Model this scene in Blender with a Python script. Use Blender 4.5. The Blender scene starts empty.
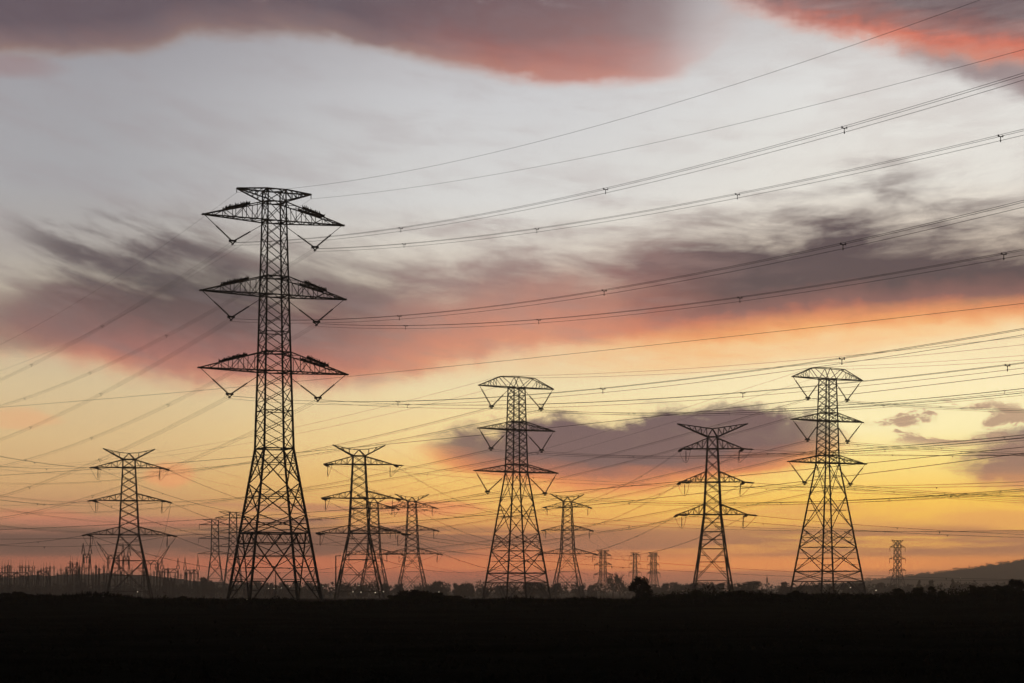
import bpy, math, random
import numpy as np
from mathutils import Vector

S = bpy.context.scene
C = S.collection
R = math.radians
rnd = random.Random(11)

# ------------------------------------------------------------------ camera
CAM_Z = 2.2
F = 2000.0 / 1024.0                      # focal length in picture widths (70 mm on 36 mm)
cam = bpy.data.cameras.new('camera')
cam_o = bpy.data.objects.new('camera', cam)
C.objects.link(cam_o)
cam.sensor_width = 36.0
cam.lens = 36.0 * F
cam.shift_y = 246.5 / 1024.0             # level view, rising front
cam.clip_start = 0.1
cam.clip_end = 30000
cam_o.location = (0, 0, CAM_Z)
cam_o.rotation_euler = (R(90), 0, 0)
S.camera = cam_o
S.view_settings.view_transform = 'Standard'
S.view_settings.look = 'None'
S.view_settings.exposure = 0
S.view_settings.gamma = 1
S.cycles.volume_bounces = 0
S.cycles.max_bounces = 4
S.cycles.diffuse_bounces = 2
S.cycles.transparent_max_bounces = 8
S.cycles.use_denoising = True

# ------------------------------------------------------------------ world: dusk sky
SUN_EL, SUN_AZ = 0.6, 9.0
SIGMA = 0.00038                          # haze density per metre


def lin(c):
    return tuple((v / 255 / 12.92) if v / 255 <= 0.04045 else ((v / 255 + 0.055) / 1.055) ** 2.4 for v in c)


W = bpy.data.worlds.new('World')
S.world = W
W.use_nodes = True
nt = W.node_tree
nt.nodes.clear()


def N(t, **kw):
    n = nt.nodes.new(t)
    for k, v in kw.items():
        setattr(n, k, v)
    return n


class V:
    """a scalar socket with arithmetic"""
    def __init__(s, sock): s.s = sock
    def op(s, o, f, rev=False, clamp=False):
        n = N('ShaderNodeMath', operation=f, use_clamp=clamp)
        a, b = (o, s) if rev else (s, o)
        for i, x in enumerate((a, b)):
            if x is None: continue
            if isinstance(x, V): nt.links.new(x.s, n.inputs[i])
            else: n.inputs[i].default_value = x
        return V(n.outputs[0])
    def __add__(s, o): return s.op(o, 'ADD')
    __radd__ = __add__
    def __sub__(s, o): return s.op(o, 'SUBTRACT')
    def __rsub__(s, o): return s.op(o, 'SUBTRACT', True)
    def __mul__(s, o): return s.op(o, 'MULTIPLY')
    __rmul__ = __mul__
    def __truediv__(s, o): return s.op(o, 'DIVIDE')
    def __pow__(s, o): return s.op(o, 'POWER')
    def abs(s): return s.op(None, 'ABSOLUTE')
    def sqrt(s): return s.op(None, 'SQRT')
    def exp(s): return s.op(None, 'EXPONENT')
    def clamp(s): return s.op(0.0, 'ADD', clamp=True)
    def step(s, a, b):
        n = N('ShaderNodeMapRange', interpolation_type='SMOOTHSTEP')
        nt.links.new(s.s, n.inputs[0])
        n.inputs[1].default_value, n.inputs[2].default_value = a, b
        return V(n.outputs[0])


def chart(x, y):
    """azimuth and elevation of a sight line, in the sky chart's units"""
    a = math.atan((x - 512) / 2000)
    return 512 + 2010 * a, 588 - 2000 * math.atan((588 - y) / 2000 * math.cos(a))


def curve(x, pts, lo, hi):
    """a value drawn over azimuth; pts in (x, value), scaled to 0..1 inside"""
    if hi > 2: pts = [chart(*p) for p in pts]
    n = N('ShaderNodeFloatCurve')
    c = n.mapping.curves[0]
    X0, X1 = -0.2, 1.2
    P = [((p[0] / 1024 - X0) / (X1 - X0), (p[1] - lo) / (hi - lo)) for p in pts]
    P = [(0, P[0][1])] + P + [(1, P[-1][1])]
    c.points[0].location = P[0]
    c.points[1].location = P[-1]
    for p in P[1:-1]:
        c.points.new(*p)
    n.mapping.update()
    nt.links.new(((x / 1024 - X0) / (X1 - X0)).s, n.inputs[1])
    return V(n.outputs[0]) * (hi - lo) + lo


def ramp(x, stops, a, b):
    n = N('ShaderNodeValToRGB')
    st = sorted((((chart(512, p)[1] if a < -200 else p) - a) / (b - a), c) for p, c in stops)
    e = n.color_ramp.elements
    e[0].position, e[0].color = st[0][0], (*lin(st[0][1]), 1)
    e[1].position, e[1].color = st[-1][0], (*lin(st[-1][1]), 1)
    for p, c in st[1:-1]:
        q = e.new(p)
        q.color = (*lin(c), 1)
    nt.links.new(((x - a) / (b - a)).s, n.inputs[0])
    return n.outputs[0]


def mix(f, a, b):
    n = N('ShaderNodeMix', data_type='RGBA')
    for k, v in ((0, f), (6, a), (7, b)):
        if isinstance(v, V): nt.links.new(v.s, n.inputs[k])
        elif isinstance(v, tuple): n.inputs[k].default_value = (*lin(v), 1)
        elif isinstance(v, float): n.inputs[k].default_value = v
        else: nt.links.new(v, n.inputs[k])
    return n.outputs[2]


def noise(x, y, z, scale, detail, rough=0.55, dist=0.0):
    cb = N('ShaderNodeCombineXYZ')
    for i, v in enumerate((x, y, z)):
        if isinstance(v, V): nt.links.new(v.s, cb.inputs[i])
        else: cb.inputs[i].default_value = v
    n = N('ShaderNodeTexNoise', noise_dimensions='3D')
    n.inputs['Scale'].default_value = scale
    n.inputs['Detail'].default_value = detail
    n.inputs['Roughness'].default_value = rough
    n.inputs['Distortion'].default_value = dist
    nt.links.new(cb.outputs[0], n.inputs['Vector'])
    return V(n.outputs[0])


tc = N('ShaderNodeTexCoord')
sep = N('ShaderNodeSeparateXYZ')
nt.links.new(tc.outputs['Generated'], sep.inputs[0])
dx, dy, dz = (V(o) for o in sep.outputs)
az = dx.op(dy, 'ARCTAN2')                                   # azimuth from the view's heading
el = dz.op((dx * dx + dy * dy).sqrt(), 'ARCTAN2')           # elevation
px = az * 2010 + 512                                        # 1 unit = half a milliradian
py = 588 - el * 2000

w1 = noise(px / 260, py / 150, 1.3, 1.0, 3) - 0.5           # slow billowing
flow = py - px * 0.34 + px * px * 0.00023                    # the wind's lines: falling to the right, then levelling out
w2 = noise(px / 105 + w1 * 1.2, flow / 27 + w1 * 0.8, 4.1, 1.0, 7, 0.58, 0.25) - 0.5     # slanting wisps
w6 = noise(px / 60 + py / 90, flow / 10, 6.6, 1.0, 5, 0.6, 0.3) - 0.5                    # fine fibres
w3 = noise(px / 210, py / 17, 7.7, 1.0, 6, 0.6) - 0.5       # flat streaks
w4 = noise(px / 46 - py / 60, py / 24 + px / 160, 2.2, 1.0, 7, 0.62, 0.4) - 0.5     # puffs
w5 = noise(px / 26, py / 70, 9.2, 1.0, 4, 0.6) - 0.5        # hanging fringes (virga)
qx = px + w1 * 80 + w2 * 40
qy = py + w1 * 30 + w4 * 24 + w2 * 14

# clear sky behind the clouds: left, middle and right gradients down to the horizon
L_ = [(-260, (70, 72, 86)), (0, (140, 138, 146)), (90, (160, 159, 164)), (190, (166, 166, 169)), (255, (172, 166, 160)),
      (330, (196, 182, 158)), (390, (214, 191, 150)), (440, (216, 184, 134)), (485, (208, 165, 112)), (515, (186, 136, 96)),
      (540, (138, 96, 78)), (560, (150, 92, 72)), (575, (150, 92, 72)), (588, (108, 78, 68)), (620, (60, 48, 44))]
M_ = [(-260, (74, 76, 90)), (0, (172, 167, 171)), (100, (204, 204, 206)), (200, (216, 215, 212)), (260, (220, 211, 197)),
      (340, (226, 205, 170)), (390, (240, 220, 172)), (440, (248, 216, 148)), (480, (247, 198, 108)), (510, (240, 178, 90)),
      (540, (208, 130, 80)), (563, (196, 104, 70)), (578, (160, 92, 70)), (588, (116, 80, 68)), (620, (60, 48, 44))]
R_ = [(-260, (76, 78, 90)), (0, (197, 192, 192)), (90, (226, 225, 222)), (190, (230, 226, 217)), (260, (236, 218, 196)),
      (340, (250, 226, 178)), (385, (255, 238, 190)), (430, (255, 240, 182)), (465, (255, 224, 132)), (500, (254, 200, 84)),
      (530, (242, 180, 80)), (552, (220, 148, 78)), (566, (210, 128, 74)), (580, (156, 104, 76)), (588, (124, 90, 74)), (620, (60, 48, 44))]
sy = py + w3 * 16
cL, cM, cR = (ramp(sy, s, -260, 620) for s in (L_, M_, R_))
sky = mix(px.step(60, 520), cL, cM)
sky = mix(px.step(480, 900), sky, cR)
# faint veil streaks in the clear part
veil = (w2 * 1.3 + w6 * 0.45 + w1 * 0.5).step(-0.14, 0.34) * py.step(400, 250) * 0.30
sky = mix(veil, sky, mix(px.step(200, 800), (154, 140, 143), (186, 170, 166)))


def cloud(sky, top, bot, soft_t, soft_b, colour, alpha, ntop, nbot, lo=-100, hi=700):
    """a cloud between two drawn edges, both frayed by noise"""
    t = curve(qx, top, lo, hi)
    b = curve(qx, bot, lo, hi)
    d = (qy - t + ntop).step(-soft_t, soft_t) * (b - qy + nbot).step(-soft_b * 0.6, soft_b)
    return mix((d * alpha).clamp(), sky, colour), b - qy + nbot


def opac(pts):
    return curve(px, pts, 0, 1)


# A: the long mauve bank along the top, left
bA = [(-200, 52), (0, 50), (70, 52), (140, 50), (175, 38), (230, 34), (300, 34), (370, 47), (430, 62), (500, 79), (560, 87), (610, 84), (660, 78), (700, 62), (730, 40)]
tA = [(-200, -90), (700, -90)]
bb = curve(qx, bA, -100, 700) - qy + w5 * 5 + w4 * 6 + w2 * 14
hA = bb.step(0, 62)
colA = mix(px.step(330, 600), ramp(bb + w2 * 20, [(0, (150, 122, 112)), (14, (124, 102, 104)), (30, (98, 84, 92)), (110, (88, 76, 86))], 0, 110),
           ramp(bb + w2 * 26, [(0, (208, 160, 148)), (9, (190, 126, 113)), (26, (168, 111, 104)), (50, (136, 101, 101)), (80, (120, 96, 100)), (110, (112, 96, 100))], 0, 110))
sky, _ = cloud(sky, tA, bA, 20, 11, colA, opac([(-200, .95), (0, .96), (300, .96), (560, .96), (640, .8), (685, .42), (720, .12), (760, 0)]) * (0.97 + w4 * 0.25), 0.0, w5 * 5 + w4 * 6 + w2 * 14)
gaps = (w4 + w2 * 0.5).step(0.06, 0.26) * py.step(34, 8) * opac([(200, 0), (245, .5), (290, .1), (400, .25), (520, .5), (620, .5), (720, .2), (800, 0)])
sky = mix(gaps.clamp(), sky, (160, 148, 150))
# left edge smear
sm = (((px - 10) / 60) ** 2 + ((py - 92) / 11) ** 2 + w3)
sky = mix((1 - sm).step(-.6, 1.0) * 0.5, sky, (150, 116, 116))

# B: the bank along the top, right, with a glowing red lower lip and a second mauve layer
bB2 = [(830, 40), (890, 52), (930, 68), (970, 84), (1024, 100), (1200, 130)]
tB2 = [(830, 30), (1200, 40)]
sky, _ = cloud(sky, tB2, bB2, 12, 14, (140, 118, 120), opac([(850, 0), (900, .5), (950, .85), (1024, .9)]) * (0.95 + w2 * 0.4), w5 * 6, w5 * 6 + w2 * 8)
bB = [(700, -6), (740, 9), (790, 25), (840, 41), (890, 51), (940, 59), (1024, 68), (1200, 80)]
bb = curve(qx, bB, -100, 700) - qy + w5 * 16 + w2 * 16
colB = mix(px.step(720, 900), ramp(bb + w2 * 12, [(0, (216, 150, 130)), (10, (170, 118, 112)), (22, (118, 98, 102)), (70, (100, 88, 94))], 0, 70),
           ramp(bb + w2 * 22, [(0, (216, 158, 140)), (6, (220, 138, 114)), (16, (206, 116, 97)), (27, (158, 108, 102)), (46, (114, 94, 97)), (70, (102, 88, 94))], 0, 70))
sky, _ = cloud(sky, [(0, -90), (1200, -90)], bB, 20, 17, colB, opac([(690, 0), (730, .6), (790, .95), (1024, .97)]) * (0.96 + w6 * 0.5), 0.0, w5 * 16 + w2 * 16)

# C: the great middle bank, dark above and lit from below
tC = [(-200, 320), (0, 310), (40, 285), (90, 262), (140, 250), (200, 246), (260, 262), (330, 262), (400, 262), (470, 255), (540, 246), (620, 240), (700, 232), (780, 222), (850, 208), (910, 204), (960, 214), (1024, 222), (1200, 230)]
bC = [(-200, 345), (0, 352), (60, 362), (110, 374), (160, 384), (220, 388), (300, 390), (380, 386), (440, 376), (520, 362), (600, 356), (680, 350), (760, 345), (830, 340), (900, 336), (960, 330), (1024, 322), (1200, 312)]
bb = curve(qx, bC, -100, 700) - qy + w5 * 14
cC1 = ramp(bb + w2 * 34, [(0, (216, 156, 122)), (12, (198, 132, 110)), (32, (158, 109, 102)), (58, (112, 89, 88)), (95, (86, 78, 79)), (140, (98, 90, 90))], 0, 140)
cC2 = ramp(bb + w2 * 44, [(0, (240, 180, 132)), (12, (220, 140, 106)), (32, (201, 125, 103)), (60, (168, 114, 104)), (92, (138, 108, 107)), (140, (130, 112, 111))], 0, 140)
cC3 = ramp(bb + w2 * 26, [(0, (250, 190, 122)), (8, (240, 154, 98)), (20, (206, 124, 96)), (34, (138, 100, 94)), (54, (94, 80, 81)), (100, (90, 79, 82)), (135, (108, 97, 97))], 0, 140)
colC = mix((px + w1 * 160).step(230, 440), cC1, cC2)
colC = mix((px + w1 * 120).step(560, 760), colC, cC3)
colC = mix((w2 * 1.5 + w6 * 0.8).step(-0.12, 0.42) * 0.46 * px.step(860, 620), colC, mix(px.step(300, 560), (150, 130, 126), (168, 138, 130)))
aC = opac([(-200, .94), (0, .92), (120, 1), (240, 1), (340, .95), (460, .86), (580, .88), (680, 1), (1024, 1)])
sky, _ = cloud(sky, tC, bC, 44, 21, colC, aC * (1.02 + w2 * 1.1 * py.step(330, 240)), w2 * 96 + w6 * 34, w5 * 15 + w2 * 22)
# wisps that rise from its left end
wis = (w2 * 1.6 + w1 * 0.8).step(-0.12, 0.2) * (((px - 150) / 150) ** 2 + ((py - 272 - (px - 150) * 0.24) / 48) ** 2).step(1.0, 0.15)
sky = mix(wis * 0.9, sky, (94, 86, 89))
wisl = (((px - 20) / 120) ** 2 + ((py - 332) / 32) ** 2 + w2 * 1.4).step(1.1, 0.1)
sky = mix(wisl * 0.6, sky, (120, 100, 99))
# glow under the bank on the right
gl = (((px - 780) / 330) ** 2 + ((py - 342 + (px - 800) * 0.09) / 30) ** 2).step(1.0, 0.0) * (0.7 + w2 * 1.6 + w6)
sky = mix((gl * 0.72).clamp(), sky, (248, 178, 108))

# D: the separate brown-mauve bank behind the middle pylons
tD = [(380, 470), (410, 450), (430, 436), (470, 428), (520, 420), (560, 416), (610, 424), (650, 412), (700, 404), (740, 408), (790, 410), (830, 424), (860, 440), (900, 470)]
bD = [(380, 440), (410, 455), (440, 470), (480, 482), (540, 490), (610, 500), (660, 496), (720, 482), (780, 474), (830, 462), (870, 446), (900, 430)]
bb = curve(qx, bD, -100, 700) - qy + w3 * 10
colD = ramp(bb + w3 * 14 + w4 * 8, [(0, (248, 178, 94)), (9, (232, 144, 86)), (20, (176, 112, 88)), (34, (120, 94, 91)), (80, (113, 93, 94))], 0, 80)
sky, _ = cloud(sky, tD, bD, 9, 12, colD, opac([(370, 0), (430, .5), (480, .97), (760, 1), (830, .6), (890, 0)]) * (1.0 + w4 * 0.3), w4 * 24, w3 * 14 + w4 * 6)

# E: broken puffs and a small bank on the right
pe = (((px - 950) / 90) ** 2 + ((py - 427) / 24) ** 2)
puff = (w4 * 1.6 + w3 * 0.8 - pe * 0.07 + 0.115).step(0.03, 0.17) * pe.step(1.25, 0.5)
sky = mix((puff * 0.85).clamp(), sky, (176, 138, 116))
ee = (((px - 1035) / 86) ** 2 + ((py - 464) / 32) ** 2 + w4 * 1.8 + w3 * 1.4)
sky = mix(ee.step(1.3, 0.5) * 0.95, sky, ramp(py + w3 * 20, [(430, (142, 116, 108)), (470, (150, 112, 100)), (490, (206, 140, 96))], 420, 500))

# F: low streaks over the horizon
st1 = (w3 * 1.6 + w1 * 0.5 + opac([(-100, .27), (120, .28), (330, .24), (480, .2), (620, .22), (760, .2), (900, .15), (1100, .1)]) * 1.0 - 0.08).step(-0.02, 0.2) * (((py - 542 + (px - 600).abs() * 0.0) / 19) ** 2).step(1.0, 0.15)
sky = mix(st1 * 0.82, sky, mix(px.step(250, 700), (92, 66, 58), (160, 106, 78)))
st2 = (w3 * 1.7 - 0.02).step(-0.02, 0.2) * (((py - 518) / 20) ** 2).step(1.0, 0.2) * px.step(520, 330)
sky = mix(st2 * 0.72, sky, (176, 116, 92))
st3 = (w3 * 1.5 + w2 * .5).step(0.0, 0.25) * (((py - 505) / 40) ** 2).step(1.0, 0.2) * px.step(520, 800)
sky = mix(st3 * 0.4, sky, (216, 148, 92))
# salmon band just above the horizon
bnd = (((py - 564) / 9) ** 2).step(1.0, 0.0) * opac([(-100, .10), (100, .34), (250, .5), (400, .62), (620, .66), (850, .7), (960, .4), (1100, .2)]) * (1 + w3 * 1.2)
sky = mix(bnd.clamp(), sky, mix(px.step(200, 800), (204, 106, 70), (244, 150, 76)))
sg = (((px - 172) / 30) ** 2 + ((py - 476) / 16) ** 2 + w4 * 1.6).step(1.0, 0.1)
sky = mix(sg * 0.7, sky, (238, 158, 104))
for cx, cy, rx, ry, c, f in ((425, 509, 62, 9, (236, 142, 92), .75), (25, 424, 46, 12, (232, 168, 120), .5), (120, 523, 150, 7, (186, 112, 92), .6), (40, 516, 60, 6, (214, 132, 98), .5), (985, 522, 70, 12, (224, 150, 92), .5), (300, 522, 60, 5, (128, 92, 84), .55)):
    e = (((px - cx) / rx) ** 2 + ((py - cy) / ry) ** 2 + w3 * 2.4 + w2)
    sky = mix(e.step(1.1, 0.1) * f, sky, c)

# the air near the horizon dims it: the sky behind is that much brighter
air = (el.op(0.0, "MAXIMUM") + 0.0001).op(110.0, "DIVIDE", True).op(5300.0, 'MINIMUM') * SIGMA
gain = (air * 0.86).exp()
# physical dusk sky for everything away from the glow
ns = N('ShaderNodeTexSky', sky_type='NISHITA')
ns.sun_disc = False
ns.sun_elevation = R(SUN_EL)
ns.sun_rotation = R(SUN_AZ)
ns.dust_density = 2.0
glow = (az.abs()).step(1.0, 0.32) * el.step(0.60, 0.30) * dy.step(0.0, 0.2)
k10 = N('ShaderNodeVectorMath', operation='SCALE')
nt.links.new(sky, k10.inputs[0])
nt.links.new((gain * 10.0).s, k10.inputs['Scale'])
nk = N('ShaderNodeVectorMath', operation='SCALE')
nt.links.new(ns.outputs[0], nk.inputs[0])
nk.inputs['Scale'].default_value = 0.45
fin = N('ShaderNodeMix', data_type='RGBA')
nt.links.new(glow.s, fin.inputs[0])
nt.links.new(nk.outputs[0], fin.inputs[6])
nt.links.new(k10.outputs[0], fin.inputs[7])
bg = N('ShaderNodeBackground')
bg.inputs[1].default_value = 0.1
nt.links.new(fin.outputs[2], bg.inputs[0])
wo = N('ShaderNodeOutputWorld')
nt.links.new(bg.outputs[0], wo.inputs[0])
W.cycles.sampling_method = 'MANUAL'
W.cycles.sample_map_resolution = 512

# ------------------------------------------------------------------ sun, already at the horizon
sun = bpy.data.lights.new('sun', 'SUN')
sun.energy = 0.05
sun.angle = R(0.5)
sun.color = (1.0, 0.62, 0.35)
sun_o = bpy.data.objects.new('sun', sun)
C.objects.link(sun_o)
sd = Vector((math.sin(R(SUN_AZ)) * math.cos(R(SUN_EL)), math.cos(R(SUN_AZ)) * math.cos(R(SUN_EL)), math.sin(R(SUN_EL))))
sun_o.rotation_euler = sd.to_track_quat('Z', 'Y').to_euler()


# ------------------------------------------------------------------ materials
def mat(name, col, rough=0.8, metal=0.0, var=0.0, scale=1.0, emit=None):
    m = bpy.data.materials.new(name)
    m.use_nodes = True
    t = m.node_tree
    b = t.nodes['Principled BSDF']
    b.inputs['Roughness'].default_value = rough
    b.inputs['Metallic'].default_value = metal
    if rough >= 0.75: b.inputs['Specular IOR Level'].default_value = 0.0
    b.inputs['Base Color'].default_value = (*col, 1)
    if var:
        g = t.nodes.new('ShaderNodeNewGeometry')
        n = t.nodes.new('ShaderNodeTexNoise')
        n.inputs['Scale'].default_value = scale
        n.inputs['Detail'].default_value = 5
        t.links.new(g.outputs['Position'], n.inputs['Vector'])
        r = t.nodes.new('ShaderNodeValToRGB')
        r.color_ramp.elements[0].position = 0.3
        r.color_ramp.elements[1].position = 0.7
        r.color_ramp.elements[0].color = (*[c * (1 - var) for c in col], 1)
        r.color_ramp.elements[1].color = (*[c * (1 + var) for c in col], 1)
        t.links.new(n.outputs[0], r.inputs[0])
        t.links.new(r.outputs[0], b.inputs['Base Color'])
    if emit:
        b.inputs['Emission Color'].default_value = (*emit[0], 1)
        b.inputs['Emission Strength'].default_value = emit[1]
    return m


M = dict(
    steel=mat('weathered galvanised steel', (0.13, 0.12, 0.11), 0.7, 0.0, 0.35, 0.9),
    porcelain=mat('brown porcelain', (0.06, 0.035, 0.025), 0.35, 0, 0.2, 2),
    wire=mat('weathered aluminium wire', (0.10, 0.10, 0.10), 0.6, 0.3, 0.15, 0.5),
    guard=mat('bird guard bristle', (0.03, 0.03, 0.03), 0.8, 0, 0.3, 3),
    leaf=mat('dark foliage', (0.03, 0.033, 0.018), 0.8, 0, 0.4, 0.7),
    bark=mat('bark', (0.06, 0.045, 0.035), 0.9, 0, 0.3, 2),
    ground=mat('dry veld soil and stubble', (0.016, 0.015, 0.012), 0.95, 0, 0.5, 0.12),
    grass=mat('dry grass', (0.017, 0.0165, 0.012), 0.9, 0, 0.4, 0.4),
    hill=mat('wooded hillside', (0.045, 0.045, 0.03), 0.9, 0, 0.4, 0.02),
    concrete=mat('concrete post', (0.25, 0.24, 0.22), 0.85, 0, 0.2, 1.5),
    wall=mat('plastered wall', (0.3, 0.28, 0.25), 0.85, 0, 0.15, 0.5),
    roof=mat('sheet roof', (0.14, 0.12, 0.11), 0.7, 0, 0.2, 0.4),
    bulb=mat('lit lamp', (0.8, 0.8, 0.7), 0.4, 0, 0, 1, ((1.0, 0.82, 0.58), 0.8)),
)


# ------------------------------------------------------------------ mesh helpers
class MB:
    def __init__(s):
        s.v, s.f = [], []

    def bar(s, p, q, w, h=None, w2=None):
        p, q = np.asarray(p, float), np.asarray(q, float)
        d = q - p
        L = np.linalg.norm(d)
        if L < 1e-6: return s
        d = d / L
        a = np.cross(d, (0, 0, 1) if abs(d[2]) < 0.95 else (1, 0, 0))
        a /= np.linalg.norm(a)
        b = np.cross(d, a)
        h = h or w
        k = (w2 / w) if w2 else 1
        n = len(s.v)
        for c, t in ((p, 1), (q, k)):
            for i, j in ((-1, -1), (1, -1), (1, 1), (-1, 1)):
                s.v.append(tuple(c + a * (w / 2 * i * t) + b * (h / 2 * j * t)))
        s.f += [(n, n + 3, n + 2, n + 1), (n + 4, n + 5, n + 6, n + 7)]
        s.f += [(n + i, n + (i + 1) % 4, n + 4 + (i + 1) % 4, n + 4 + i) for i in range(4)]
        return s

    def tube(s, pts, r, sides=5, radii=None):
        pts = np.asarray(pts, float)
        n0 = len(s.v)
        m = len(pts)
        for i in range(m):
            d = pts[min(i + 1, m - 1)] - pts[max(i - 1, 0)]
            d /= np.linalg.norm(d) + 1e-12
            a = np.cross(d, (0, 0, 1) if abs(d[2]) < 0.95 else (1, 0, 0))
            a /= np.linalg.norm(a)
            b = np.cross(d, a)
            rr = radii[i] if radii is not None else r
            for k in range(sides):
                t = 2 * math.pi * k / sides
                s.v.append(tuple(pts[i] + (a * math.cos(t) + b * math.sin(t)) * rr))
        for i in range(m - 1):
            for k in range(sides):
                k2 = (k + 1) % sides
                s.f.append((n0 + i * sides + k, n0 + i * sides + k2, n0 + (i + 1) * sides + k2, n0 + (i + 1) * sides + k))
        s.f.append(tuple(n0 + k for k in reversed(range(sides))))
        s.f.append(tuple(n0 + (m - 1) * sides + k for k in range(sides)))
        return s

    def quad(s, a, b, c, d):
        n = len(s.v)
        s.v += [tuple(a), tuple(b), tuple(c), tuple(d)]
        s.f.append((n, n + 1, n + 2, n + 3))

    def mesh(s, name, m):
        me = bpy.data.meshes.new(name)
        me.from_pydata([tuple(map(float, x)) for x in s.v], [], s.f)
        me.materials.append(M[m])
        return me

    def build(s, name, m, parent=None):
        o = bpy.data.objects.new(name, s.mesh(name, m))
        C.objects.link(o)
        if parent is not None: o.parent = parent
        return o


def tag(o, label=None, cat=None, group=None, kind=None):
    for k, v in (('label', label), ('category', cat), ('group', group), ('kind', kind)):
        if v: o[k] = v
    return o


def thing(name, label, cat, loc, rz=0.0, group=None):
    o = bpy.data.objects.new(name, None)
    o.empty_display_size = 1
    o.location = loc
    o.rotation_euler = (0, 0, rz)
    C.objects.link(o)
    return tag(o, label, cat, group)


def copy_tree(o, parent=None):
    c = o.copy()
    C.objects.link(c)
    if parent is not None: c.parent = parent
    for ch in list(o.children):
        copy_tree(ch, c)
    return c


def spot(x, Y):
    """ground position seen at picture column x, Y metres ahead"""
    return ((x - 512) / 2000 * Y, Y)


# ------------------------------------------------------------------ ground
def ridge(X):
    return float(np.interp(X, [-80, -49, -40, -37, -30, -4, 8, 18, 50, 90],
                           [1.1, 1.2, 1.45, 1.1, 0.85, 0.85, 1.05, 1.3, 1.55, 1.6]))


def plain(Y):
    """the land falls gently away beyond the near field"""
    return -0.0046 * min(max(Y - 330, 0), 1250)


def seat(root, H):
    """stand a thing on the sloping land, its top staying H above the datum"""
    g = plain(root.location.y)
    root.location.z = g
    root.scale.z *= (H - g) / H


def gz(X, Y):
    z = plain(Y) + ridge(X * 190 / max(Y, 60)) * math.exp(-((Y - 190) / 26) ** 2)
    z += (0.16 * math.sin(X * .33 + 1) * math.sin(X * .09) + .10 * math.sin(X * .83 + 2)) * math.exp(-((Y - 190) / 20) ** 2)
    z += 0.10 * math.sin(X * 0.21 + Y * 0.05) * math.sin(Y * 0.13 + 1.7) * math.exp(-(Y / 260) ** 2)
    z += 0.06 * math.sin(X * 0.71 + 2) * math.sin(Y * 0.37) * math.exp(-(Y / 260) ** 2)
    return z


mb = MB()
ys = [-250, -80, -20, 0] + list(np.arange(8, 150, 6.0)) + list(np.arange(150, 240, 4.0)) + [250, 270, 300, 350, 420, 430, 520, 700, 950, 1300, 1580, 1800, 2500, 3500, 4400, 5200]
xs = list(np.linspace(-1, 1, 121))
for Y in ys:
    half = 120 + max(Y, 0) * 0.45
    for t in xs:
        X = t * half
        mb.v.append((X, Y, gz(X, Y) if Y > 0 else 0.0))
nx = len(xs)
for j in range(len(ys) - 1):
    for i in range(nx - 1):
        mb.f.append((j * nx + i, j * nx + i + 1, (j + 1) * nx + i + 1, (j + 1) * nx + i))
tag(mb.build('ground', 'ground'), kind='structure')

# far hills: right one rises out of the frame, left one is low and broad


def hill(name, xs_, prof, Y, depth):
    mb = MB()
    n = 90
    X0, X1 = xs_
    for j in range(7):
        t = j / 6
        for i in range(n):
            x = X0 + (X1 - X0) * i / (n - 1)
            Yj = Y - depth * (1 - t)
            h = float(np.interp(x, *prof))
            X = (x - 512) / 2000 * Y
            zt = max(CAM_Z + (588 - h) * Y / 2000, 0) - 0.0
            k = math.sin(t * math.pi / 2)
            z = zt * k + (1.2 * math.sin(i * 0.9 + j * 2) + 0.8 * math.sin(i * 2.3 + j)) * k * (1 if 0 < j < 6 else 0.4)
            mb.v.append((X, Yj, z - 0.5 - 6.0 * (1 - k)))
    for j in range(6):
        for i in range(n - 1):
            a = j * n + i
            mb.f.append((a, a + 1, a + n + 1, a + n))
    # back slope
    b0 = len(mb.v)
    for i in range(n):
        v = mb.v[6 * n + i]
        mb.v.append((v[0], v[1] + depth, -6.5))
    for i in range(n - 1):
        mb.f.append((6 * n + i, 6 * n + i + 1, b0 + i + 1, b0 + i))
    return tag(mb.build(name, 'hill'), kind='structure')


HR = ([780, 850, 900, 930, 960, 1000, 1024, 1100, 1200], [588, 582, 576.5, 573.5, 569.5, 564, 559.5, 549, 541])
HL = ([-150, 0, 40, 110, 150, 190, 240, 300], [578, 579, 576, 573.5, 575, 580, 584, 588])
hill('hills', (780, 1200), HR, 4200, 900)
hill('hills', (-150, 300), HL, 2400, 500)


# ------------------------------------------------------------------ lattice helpers
def corners(a, z, b=None):
    b = a if b is None else b
    return [np.array(p) for p in ((-a, -b, z), (a, -b, z), (a, b, z), (-a, b, z))]


def prof(levels):
    zs = [l[0] for l in levels]
    hs = [l[1] for l in levels]
    return lambda z: float(np.interp(z, zs, hs))


def panel(mb, a, z0, z1, w, horiz=True, sub=0):
    A, B = corners(a(z0), z0), corners(a(z1), z1)
    for i in range(4):
        j = (i + 1) % 4
        mb.bar(A[i], B[j], w)
        mb.bar(A[j], B[i], w)
        if horiz: mb.bar(A[i], A[j], w)
        if sub:
            wA, wB = np.linalg.norm(A[i] - A[j]), np.linalg.norm(B[i] - B[j])
            t = wA / (wA + wB)                       # height of the crossing
            X = A[i] + (B[j] - A[i]) * t
            li, lj = A[i] + (B[i] - A[i]) * t, A[j] + (B[j] - A[j]) * t
            mb.bar(li, lj, w * 0.7)
            for P, q in ((A, 0.5), (B, 0.5)):
                mi, mj = (P[i] + X) / 2, (P[j] + X) / 2
                ki, kj = (P[i] + li) / 2, (P[j] + lj) / 2
                mb.bar(mi, ki, w * 0.6)
                mb.bar(mj, kj, w * 0.6)
                if sub > 1:
                    mb.bar(mi, li, w * 0.6)
                    mb.bar(mj, lj, w * 0.6)


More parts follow.
